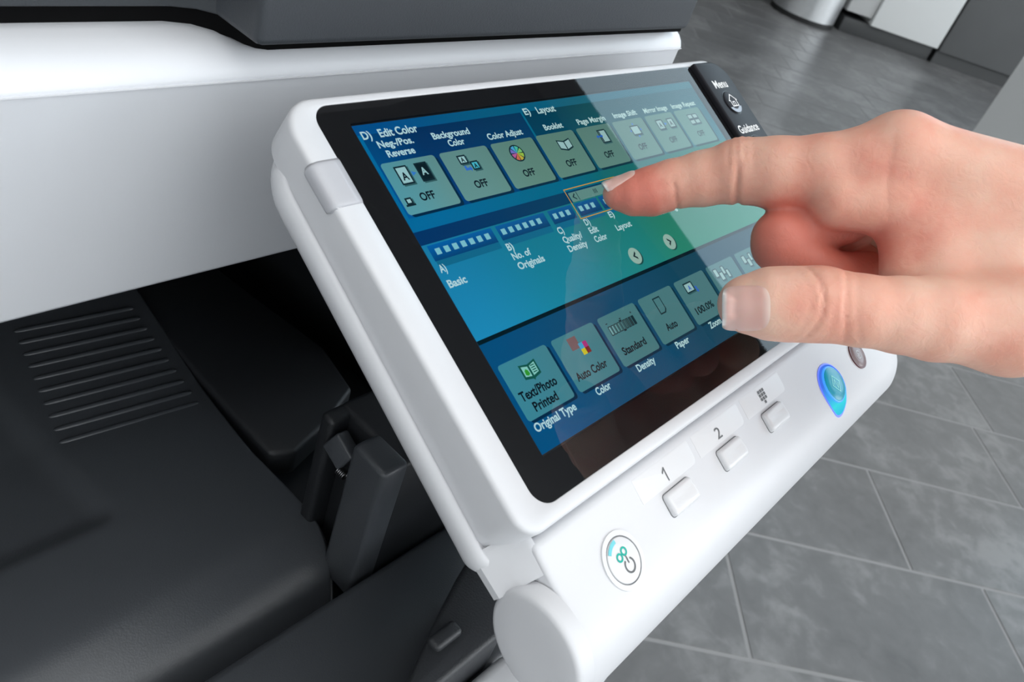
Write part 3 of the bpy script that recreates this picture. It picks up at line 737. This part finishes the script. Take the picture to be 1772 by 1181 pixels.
# start key with a drop-shaped lit ring
ring_m = screen_mat('start_ring_light', [(0, (60, 110, 230)), (1, (90, 90, 220))])
def start_ring():
    nt = ring_m.node_tree; em = [n for n in nt.nodes if n.type == 'EMISSION'][0]
    tc = [n for n in nt.nodes if n.type == 'TEX_COORD'][0]
    sp = nt.nodes.new('ShaderNodeSeparateXYZ'); nt.links.new(tc.outputs['Object'], sp.inputs[0])
    mr = nt.nodes.new('ShaderNodeMapRange'); mr.inputs[1].default_value = -.0525; mr.inputs[2].default_value = -.0375
    nt.links.new(sp.outputs[1], mr.inputs[0])
    cr = nt.nodes.new('ShaderNodeValToRGB')
    for i, (p, c) in enumerate([(0, (60, 190, 235)), (1, (70, 120, 232)), (.35, (70, 225, 235)), (.62, (70, 175, 245))]):
        e = cr.color_ramp.elements[i] if i < 2 else cr.color_ramp.elements.new(p)
        e.position = p; e.color = (*lin(*c), 1)
    nt.links.new(mr.outputs[0], cr.inputs[0]); nt.links.new(cr.outputs[0], em.inputs[0])
start_ring()
SU, SV = 170.2, -40.0
def drop(rx, ry, tail, du=0):
    pts = []
    for k in range(48):
        a = 2 * PI * k / 48
        x, y = rx * math.cos(a), ry * math.sin(a)
        if y < 0: y = y * (1 + tail * (1 - abs(math.cos(a)) ** 3.2)); x -= tail * 7.5 * (-math.sin(a)) ** 1.5
        pts.append((SU + du + x, SV + y))
    return pts
for nm, pts, h0, h1, M in (('start_rim', drop(10.9, 9.9, .27), -.0003, .0003, mat('rim_violet', lin(96, 110, 225), .3, emit=lin(80, 105, 225), es=.8)), ('start_ring', drop(10.2, 9.2, .27), -.0002, .0006, ring_m)):
    bm = bmesh.new(); rings = []
    for s, h in ((1, h0), (1, h1), (.5, h1 + .0001)):
        rings.append([((SU + (x - SU) * s) * MM, (SV + (y - SV) * s) * MM, surf(SV + (y - SV) * s) + h) for x, y in pts])
    loft(bm, rings); finish(nm, bm, M, cpn)
round_key('start_key_edge', SU + .2, SV + .4, 8.3, 0, .0013, mat('start_edge', lin(40, 110, 220), .3, emit=lin(60, 150, 235), es=.9), cpn, wf=surf, ry=7.9)
round_key('start_key', SU + .2, SV + .4, 7.7, 0, .00155, mat('start_teal', lin(0, 120, 140), .25, emit=lin(0, 118, 140), es=.75), cpn, wf=surf, ry=7.3)
lite = mat('start_symbol_light', lin(150, 210, 200), .4, emit=lin(120, 190, 180), es=.5)
dm = [(SU - .1, SV + 4.0), (SU + 3.4, SV + .3), (SU + .5, SV - 3.4), (SU - 3.0, SV + .4)]
stroke('start_symbol', dm, .38, .0019, lite, cpn, wf=surf, closed=True)
stroke('start_symbol', [(SU - 1.5, SV + .4), (SU + .2, SV + 2.2), (SU + .3, SV - 1.7), (SU + 1.9, SV + .2)], .32, .0019, lite, cpn, wf=surf)
# stop key
XU, XV = 203.8, -36.9
annulus('stop_rim', XU, XV, 5.6, 6.4, -.0002, mat('stop_red', lin(96, 48, 48), .3), cpn, wf=surf, th=.0008)
round_key('stop_key', XU, XV, 5.65, -.001, .0007, mat('stop_face', lin(128, 108, 108), .25), cpn, wf=surf)
annulus('stop_symbol', XU, XV, 1.6, 1.95, .00088, mat('stop_print', lin(188, 190, 192), .4), cpn, wf=surf, th=.00005)
stroke('stop_symbol', [(XU - .6, XV - .8), (XU + .6, XV), (XU - .6, XV + .8)], .35, .00094, mat('stop_print', ()), cpn, wf=surf, closed=True)
# status light lens wrapped over the left shoulder of the frame
lens_m = mat('frosted_lens', lin(186, 187, 192), .3)
shoulder = [(-11.35, 1.0), (-14, 1.05), (-17, 1.0), (-18.6, .9), (-19.6, .6), (-20.3, .1), (-20.7, -.6), (-20.8, -1.4), (-20.8, -2.2), (-20.75, -3.0), (-20.5, -3.5)]
bm = bmesh.new(); rings = []
NV = 16
for j in range(NV + 1):
    t = j / NV; v = 83.6 + (98.0 - 83.6) * t
    e = 1 - abs(2 * t - 1)
    lim = 1 if e > .3 else math.sqrt(max(0, 1 - ((.3 - e) / .3) ** 2)) * .32 + .68
    ring = []
    sc_ = .0 if j in (0, NV) else 1
    for i, (u, w) in enumerate(shoulder):
        f = i / (len(shoulder) - 1) * lim * (len(shoulder) - 1); a = int(min(f, len(shoulder) - 1.001)); q = f - a
        uu = shoulder[a][0] * (1 - q) + shoulder[a + 1][0] * q; ww = shoulder[a][1] * (1 - q) + shoulder[a + 1][1] * q
        ring.append((uu * MM, v * MM, (ww - (0 if sc_ else .35)) * MM))
    rings.append(ring)
loft(bm, rings, cap0=False, cap1=False, closed=False)
ln = finish('status_light', bm, lens_m, cpn, smooth=60)
sm = ln.modifiers.new('thick', 'SOLIDIFY'); sm.thickness = .0006; sm.offset = 0

# ------------------------------------------------------------------ the hand
# lens-aligned millimetres: x right, y down, z away; joints given as (px, py, depth mm, radius mm)
def J(px, py, d, r): return np.array([(px - 886) / FPX * d, (py - 590.5) / FPX * d, d]), r
def cone(P, a, b):
    (pa, ra), (pb, rb) = a, b
    ba = pb - pa; L2 = ba @ ba
    h = np.clip(((P - pa) @ ba) / L2, 0, 1)
    return np.linalg.norm(P - pa - h[:, None] * ba, axis=1) - (ra + (rb - ra) * (h * h * (3 - 2 * h)))
def smin(a, b, k):
    h = np.maximum(k - np.abs(a - b), 0) / k
    return np.minimum(a, b) - h * h * h * k / 6
def chain(P, js, k=3.0):
    d = cone(P, js[0], js[1])
    for a, b in zip(js[1:], js[2:]): d = smin(d, cone(P, a, b), k)
    return d
IDX = [J(1071, 335.5, 287, 5.6), J(1096, 336, 286.5, 7.0), J(1128, 331, 286, 8.1), J(1165, 319, 285, 8.2), J(1218, 309, 283, 9.1), J(1284, 296, 279, 10.8), J(1345, 299, 275, 11.5), J(1430, 296, 270, 11.7), J(1500, 286, 267, 12.2), J(1556, 268, 265, 13.2)]
THB = [J(1291, 527, 243, 8.3), J(1330, 526, 242, 10.0), J(1372, 527, 241, 10.3), J(1420, 527, 240, 10.5), J(1490, 538, 239, 10.0), J(1560, 546, 240, 10.7), J(1620, 552, 241, 12.0), J(1750, 562, 244, 15.0), J(1930, 545, 255, 20)]
MID = [J(1590, 292, 287, 12.5), J(1455, 372, 282, 10.3), J(1352, 414, 277, 9.6), J(1350, 425, 277, 9.2), J(1440, 478, 279, 8.2), J(1500, 470, 286, 7.2)]
RNG = [J(1600, 300, 303, 11.5), J(1478, 385, 300, 9.0), J(1400, 420, 297, 8.8), J(1402, 432, 297, 8.4), J(1450, 486, 297, 7.6), J(1492, 452, 303, 6.6)]
PKY = [J(1612, 320, 318, 10.5), J(1500, 395, 315, 8.0), J(1445, 425, 312, 7.6), J(1447, 437, 312, 7.2), J(1490, 485, 313, 6.8), J(1520, 462, 318, 6.0)]
W1, W2, W3 = J(1900, 410, 262, 20), J(1920, 425, 278, 21), J(1930, 445, 293, 18)
FAR = J(2160, 500, 285, 30)
PALM = [(J(1535, 395, 322, 9), J(1680, 430, 300, 15)), (J(1530, 470, 318, 9), J(1700, 500, 292, 14)), (J(1452, 345, 267, 10.0), J(1545, 352, 264, 10.5)), (IDX[-1], W1), (MID[0], W2), (RNG[0], W3), (PKY[0], J(1925, 470, 303, 15)),
        (J(1562, 285, 266, 12), J(1700, 350, 265, 15)),
        (J(1640, 340, 275, 16), J(1850, 430, 275, 22)),
        (J(1568, 345, 268, 8), J(1563, 480, 256, 7)), (J(1600, 350, 266, 11), J(1630, 500, 254, 12)),
        (J(1660, 380, 264, 14), J(1720, 520, 255, 17)), (J(1760, 440, 262, 20), J(1900, 500, 262, 24)),
        (W1, FAR), (W3, FAR), (THB[-1], FAR), (J(1640, 420, 285, 13), J(1850, 480, 290, 18))]
def creases(P, d):
    """skin folds: shallow grooves across the finger axis, on one side of it"""
    def groove(d, c, c2, side, depth, sig, bow=0., lat=None):
        a = c2[0] - c[0]; a = a / np.linalg.norm(a)
        q = P - c[0]; s = q @ a
        sd = np.array(side, float); sd -= (sd @ a) * a; sd /= np.linalg.norm(sd)
        lt = np.cross(a, sd)
        t = q @ sd; l = q @ lt
        near = np.clip((c[1] * 1.7 - np.linalg.norm(q, axis=1)) / (c[1] * .5), 0, 1)
        msk = np.clip((t / c[1] - .05) / .5, 0, 1) * near
        s2 = s - bow * (l / c[1]) ** 2 * c[1]
        return d + depth * np.exp(-(s2 / sig) ** 2) * msk
    d = groove(d, IDX[3], IDX[4], (0, 1, -.25), .8, .7)
    d = groove(d, IDX[5], IDX[6], (0, 1, -.25), .95, .8)
    d = groove(d, J(1278, 296, 279, 10.8), IDX[6], (0, 1, -.25), .3, .5)
    for x, dp, bw in ((1383, .2, -.35), (1402, .6, -.28), (1420, .25, .0), (1438, .55, .25), (1454, .25, .35)):
        d = groove(d, J(x, 527, 240, 10.5), J(x + 60, 530, 240, 10), (0.05, -.0, -1), dp, .62, bw)
    for x, dp in ((1262, .3), (1274, .35), (1288, .35), (1300, .3)):
        d = groove(d, J(x, 297, 280, 10.5), J(x + 60, 297, 276, 10), (0, -1, -.35), dp, .6, .1)
    for x, dp in ((1530, .18),):
        d = groove(d, J(x, 270, 265, 16), J(x + 60, 268, 262, 10), (0, .7, -.7), dp, 1.1, .15)
    return d
def hand_sdf(P):
    pal = cone(P, *PALM[0])
    for a, b in PALM[1:]: pal = smin(pal, cone(P, a, b), 9)
    # knuckle bump and tendon on the back of the hand
    pal = smin(pal, cone(P, J(1566, 262, 276, 12.5), J(1588, 268, 281, 11)), 5)
    d = smin(chain(P, MID, 2), chain(P, RNG, 2), .8)
    d = smin(d, chain(P, PKY, 2), .8)
    d = smin(d, pal, 4)
    d = smin(d, chain(P, IDX, 4), 5)
    d = smin(d, chain(P, THB, 5), 8)
    return creases(P, d)
def surface_nets(lo, hi, h):
    n = [int((hi[i] - lo[i]) / h) + 1 for i in range(3)]
    ax = [lo[i] + h * np.arange(n[i]) for i in range(3)]
    D = np.empty(n, np.float64)
    yy, zz = np.meshgrid(ax[1], ax[2], indexing='ij')
    yz = np.stack([yy.ravel(), zz.ravel()], 1)
    # coarse pass first: only refine slabs close to the surface
    for i0 in range(0, n[0], 12):
        xs_ = ax[0][i0:i0 + 12]
        P = np.empty((len(xs_) * len(yz), 3)); P[:, 0] = np.repeat(xs_, len(yz)); P[:, 1:] = np.tile(yz, (len(xs_), 1))
        D[i0:i0 + len(xs_)] = hand_sdf(P).reshape(len(xs_), n[1], n[2])
    ins = D < 0
    c = ins[:-1, :-1, :-1].astype(np.int8)
    tot = np.zeros_like(c)
    for a in (0, 1):
        for b in (0, 1):
            for e in (0, 1): tot += ins[a:n[0] - 1 + a, b:n[1] - 1 + b, e:n[2] - 1 + e]
    act = (tot > 0) & (tot < 8)
    idx = -np.ones(act.shape, np.int64); cells = np.argwhere(act); idx[act] = np.arange(len(cells))
    acc = np.zeros((len(cells), 3)); cnt = np.zeros(len(cells))
    cor = [(a, b, e) for a in (0, 1) for b in (0, 1) for e in (0, 1)]
    for p in cor:
        for q in cor:
            if p < q and sum(abs(p[i] - q[i]) for i in range(3)) == 1:
                dp = D[cells[:, 0] + p[0], cells[:, 1] + p[1], cells[:, 2] + p[2]]; dq = D[cells[:, 0] + q[0], cells[:, 1] + q[1], cells[:, 2] + q[2]]
                mk = (dp < 0) != (dq < 0); t = np.where(mk, dp / np.where(mk, dp - dq, 1), 0)
                pos = np.array(p, float) + t[:, None] * (np.array(q, float) - np.array(p, float))
                acc[mk] += pos[mk]; cnt[mk] += 1
    V = np.array(lo) + h * (cells + acc / cnt[:, None])
    F = []
    for axn in range(3):
        o1, o2 = [(1, 2), (2, 0), (0, 1)][axn]
        sl = [slice(1, -1)] * 3; sl[axn] = slice(0, -1)
        A_ = ins[tuple(slice(0, n[i] - 1) if i == axn else slice(1, n[i] - 1) for i in range(3))]
        B_ = ins[tuple(slice(1, n[i]) if i == axn else slice(1, n[i] - 1) for i in range(3))]
        e = np.argwhere(A_ != B_); fl_ = A_[tuple(e.T)]
        e = e.copy(); e[:, o1] += 1; e[:, o2] += 1
        def cell(d1, d2):
            q = e.copy(); q[:, o1] -= d1; q[:, o2] -= d2; return idx[tuple(q.T)]
        quad = np.stack([cell(1, 1), cell(0, 1), cell(0, 0), cell(1, 0)], 1)
        quad[~fl_] = quad[~fl_][:, ::-1]
        F.append(quad)
    return V, np.concatenate(F)
RT = np.array(ROT.transposed()); CA = np.array(CAM)
def to_world(V): return (V / 1000) @ RT.T + CA
lo = J(1030, 190, 262, 0)[0] - 4
Vh, Fh = surface_nets((22, -95, 220), (292, 32, 336), 1.05)
# project vertices onto the exact surface for crisp folds
for _ in range(2):
    eps = .15
    d0 = hand_sdf(Vh); G = np.stack([(hand_sdf(Vh + np.eye(3)[i] * eps) - d0) / eps for i in range(3)], 1)
    G /= np.maximum(np.linalg.norm(G, axis=1), 1e-6)[:, None]
    Vh -= G * np.clip(d0, -.6, .6)[:, None]
me = bpy.data.meshes.new('person')
Wh = to_world(Vh)
me.from_pydata(Wh.tolist(), [], Fh.tolist()); me.update()
for p in me.polygons: p.use_smooth = True
# pink areas: finger tips, knuckles, nail fold, folded fingers
red = np.zeros(len(Vh))
for c, sg, am in ((IDX[1], 9, .75), (J(1110, 345, 284, 0), 12, .5), (IDX[5], 9, .35), (IDX[7], 12, .35), (IDX[-1], 14, .45), (THB[3], 10, .7), (THB[7], 22, .12), (MID[2], 14, 1.1), (MID[4], 14, 1.0), (RNG[2], 14, .9), (RNG[4], 14, .9), (J(1600, 190, 270, 0), 14, .35), (J(1560, 420, 262, 0), 14, .55), (J(1700, 600, 240, 0), 20, .0)):
    red += am * np.exp(-(np.linalg.norm(Vh - c[0], axis=1) / sg) ** 2)
at_ = me.attributes.new('flush', 'FLOAT', 'POINT'); at_.data.foreach_set('value', np.clip(red, 0, 1.3).astype(np.float32))
skin = bpy.data.materials.new('skin'); skin.use_nodes = True
nt = skin.node_tree; b = nt.nodes['Principled BSDF']
tc = nt.nodes.new('ShaderNodeTexCoord'); an = nt.nodes.new('ShaderNodeAttribute'); an.attribute_name = 'flush'
n1 = nt.nodes.new('ShaderNodeTexNoise'); n1.inputs['Scale'].default_value = 75; n1.inputs['Detail'].default_value = 5
nt.links.new(tc.outputs['Object'], n1.inputs['Vector'])
ad = nt.nodes.new('ShaderNodeMath'); ad.operation = 'MULTIPLY_ADD'; nt.links.new(n1.outputs['Fac'], ad.inputs[0]); ad.inputs[1].default_value = .9; nt.links.new(an.outputs['Fac'], ad.inputs[2])
cr = nt.nodes.new('ShaderNodeValToRGB')
for i, (p_, c_) in enumerate([(.25, (236, 194, 172)), (1.0, (220, 130, 112)), (.6, (232, 172, 150))]):
    e = cr.color_ramp.elements[i] if i < 2 else cr.color_ramp.elements.new(p_)
    e.position = p_; e.color = (*lin(*c_), 1)
nt.links.new(ad.outputs[0], cr.inputs[0]); nt.links.new(cr.outputs[0], b.inputs['Base Color'])
b.inputs['Roughness'].default_value = .48
b.inputs['Subsurface Weight'].default_value = .35; b.inputs['Subsurface Radius'].default_value = (1, .35, .2); b.inputs['Subsurface Scale'].default_value = .0025
vo = nt.nodes.new('ShaderNodeTexVoronoi'); vo.feature = 'DISTANCE_TO_EDGE'; vo.inputs['Scale'].default_value = 900
wn = nt.nodes.new('ShaderNodeTexNoise'); wn.inputs['Scale'].default_value = 260; wn.inputs['Detail'].default_value = 5; wn.inputs['Distortion'].default_value = 1.2
nt.links.new(tc.outputs['Object'], vo.inputs['Vector']); nt.links.new(tc.outputs['Object'], wn.inputs['Vector'])
b1 = nt.nodes.new('ShaderNodeBump'); b1.inputs['Strength'].default_value = .25; b1.inputs['Distance'].default_value = .00012
b2 = nt.nodes.new('ShaderNodeBump'); b2.inputs['Strength'].default_value = .45; b2.inputs['Distance'].default_value = .0005
nt.links.new(vo.outputs['Distance'], b1.inputs['Height']); nt.links.new(wn.outputs['Fac'], b2.inputs['Height'])
nt.links.new(b2.outputs[0], b1.inputs['Normal']); nt.links.new(b1.outputs[0], b.inputs['Normal'])
me.materials.append(skin)
hand = link(bpy.data.objects.new('person', me))
tag(hand, 'bare right hand of a person reaching in, index finger tapping the touchscreen, thumb below', 'person')
# nails
nail_m = bpy.data.materials.new('nail'); nail_m.use_nodes = True
nt = nail_m.node_tree; b = nt.nodes['Principled BSDF']
at2 = nt.nodes.new('ShaderNodeAttribute'); at2.attribute_name = 'tip'
cr = nt.nodes.new('ShaderNodeValToRGB')
for i, (p_, c_) in enumerate([(0, (226, 202, 192)), (1, (240, 236, 232)), (.2, (230, 182, 170)), (.9, (233, 192, 182)), (.955, (234, 224, 218))]):
    e = cr.color_ramp.elements[i] if i < 2 else cr.color_ramp.elements.new(p_)
    e.position = p_; e.color = (*lin(*c_), 1)
nt.links.new(at2.outputs['Fac'], cr.inputs[0]); nt.links.new(cr.outputs[0], b.inputs['Base Color'])
b.inputs['Roughness'].default_value = .28; b.inputs['Subsurface Weight'].default_value = .2; b.inputs['Subsurface Scale'].default_value = .001
def nail(c, tipdir, nrm, L, W, lift=.35, over=0.0, label=None, sq=4.0):
    c = c[0] if isinstance(c, tuple) else c
    a = np.array(tipdir, float); a /= np.linalg.norm(a); nn = np.array(nrm, float); nn -= (nn @ a) * a; nn /= np.linalg.norm(nn); l = np.cross(a, nn)
    N = 17
    s, t = np.meshgrid(np.linspace(-1, 1, N), np.linspace(-1, 1, N), indexing='ij')
    # square-to-superellipse mapping keeps rounded nail corners
    r = np.maximum(np.abs(s), np.abs(t)); pn = (np.abs(s) ** sq + np.abs(t) ** sq) ** (1 / sq); k = np.where(pn > 0, r / np.maximum(pn, 1e-9), 0)
    ss, tt = s * k, t * k
    P = c + (ss * L / 2)[..., None] * a + (tt * W / 2)[..., None] * l
    P = P.reshape(-1, 3) + nn * 14
    Q0 = P.copy()
    for _ in range(60): P = P - nn * np.maximum(hand_sdf(P), 0)[:, None] * .8
    far = np.linalg.norm(P - Q0, axis=1) > 18
    P[far] = (Q0 - nn * 14)[far]
    P = P.reshape(N, N, 3)
    # the free edge does not dive with the flesh
    h = (P - c) @ nn
    base_h = h[N // 2, N // 2]
    for i in range(N):
        if ss[i, N // 2] > .45:
            ref = h[int(N * .7), :]; f = min(1, (ss[i, N // 2] - .45) / .2)
            hh = h[i] * (1 - f) + (ref - over * (ss[i, N // 2] - .45)) * f
            P[i] += nn * np.maximum(hh - h[i], 0)[:, None]
    edge = np.clip((1 - r) / .18, 0, 1)
    top = P + nn * (lift * (.25 + .75 * edge ** .6))[..., None]; bot = P - nn * .5
    V = np.concatenate([top.reshape(-1, 3), bot.reshape(-1, 3)]); F = []
    id_ = lambda i, j: i * N + j
    for i in range(N - 1):
        for j in range(N - 1):
            F.append((id_(i, j), id_(i + 1, j), id_(i + 1, j + 1), id_(i, j + 1)))
            o = N * N; F.append((o + id_(i, j), o + id_(i, j + 1), o + id_(i + 1, j + 1), o + id_(i + 1, j)))
    per = [(i, 0) for i in range(N)] + [(N - 1, j) for j in range(1, N)] + [(i, N - 1) for i in range(N - 2, -1, -1)] + [(0, j) for j in range(N - 2, 0, -1)]
    for (a0, b0), (a1, b1_) in zip(per, per[1:] + per[:1]):
        F.append((id_(a0, b0), N * N + id_(a0, b0), N * N + id_(a1, b1_), id_(a1, b1_)))
    mn = bpy.data.meshes.new('fingernail'); mn.from_pydata(to_world(V).tolist(), [], F)
    bmn = bmesh.new(); bmn.from_mesh(mn); bmesh.ops.recalc_face_normals(bmn, faces=bmn.faces); bmn.to_mesh(mn); bmn.free()
    for p in mn.polygons: p.use_smooth = True
    mn.set_sharp_from_angle(angle=math.radians(60))
    tp = np.clip((ss + 1) / 2 + .06 * tt ** 2, 0, 1).reshape(-1); q = mn.attributes.new('tip', 'FLOAT', 'POINT'); q.data.foreach_set('value', np.concatenate([tp, tp]).astype(np.float32))
    mn.materials.append(nail_m)
    o = link(bpy.data.objects.new('fingernail', mn), hand)
    return o
nail(J(1281, 534, 243, 0), (-1, .03, .08), (-.12, .05, -1), 12.4, 13.2, lift=.45, over=2.2)
nail(J(1072, 322, 287, 0), (-1, .26, .05), (-.2, -.86, -.5), 11.6, 10.5, lift=.35, over=1.0)
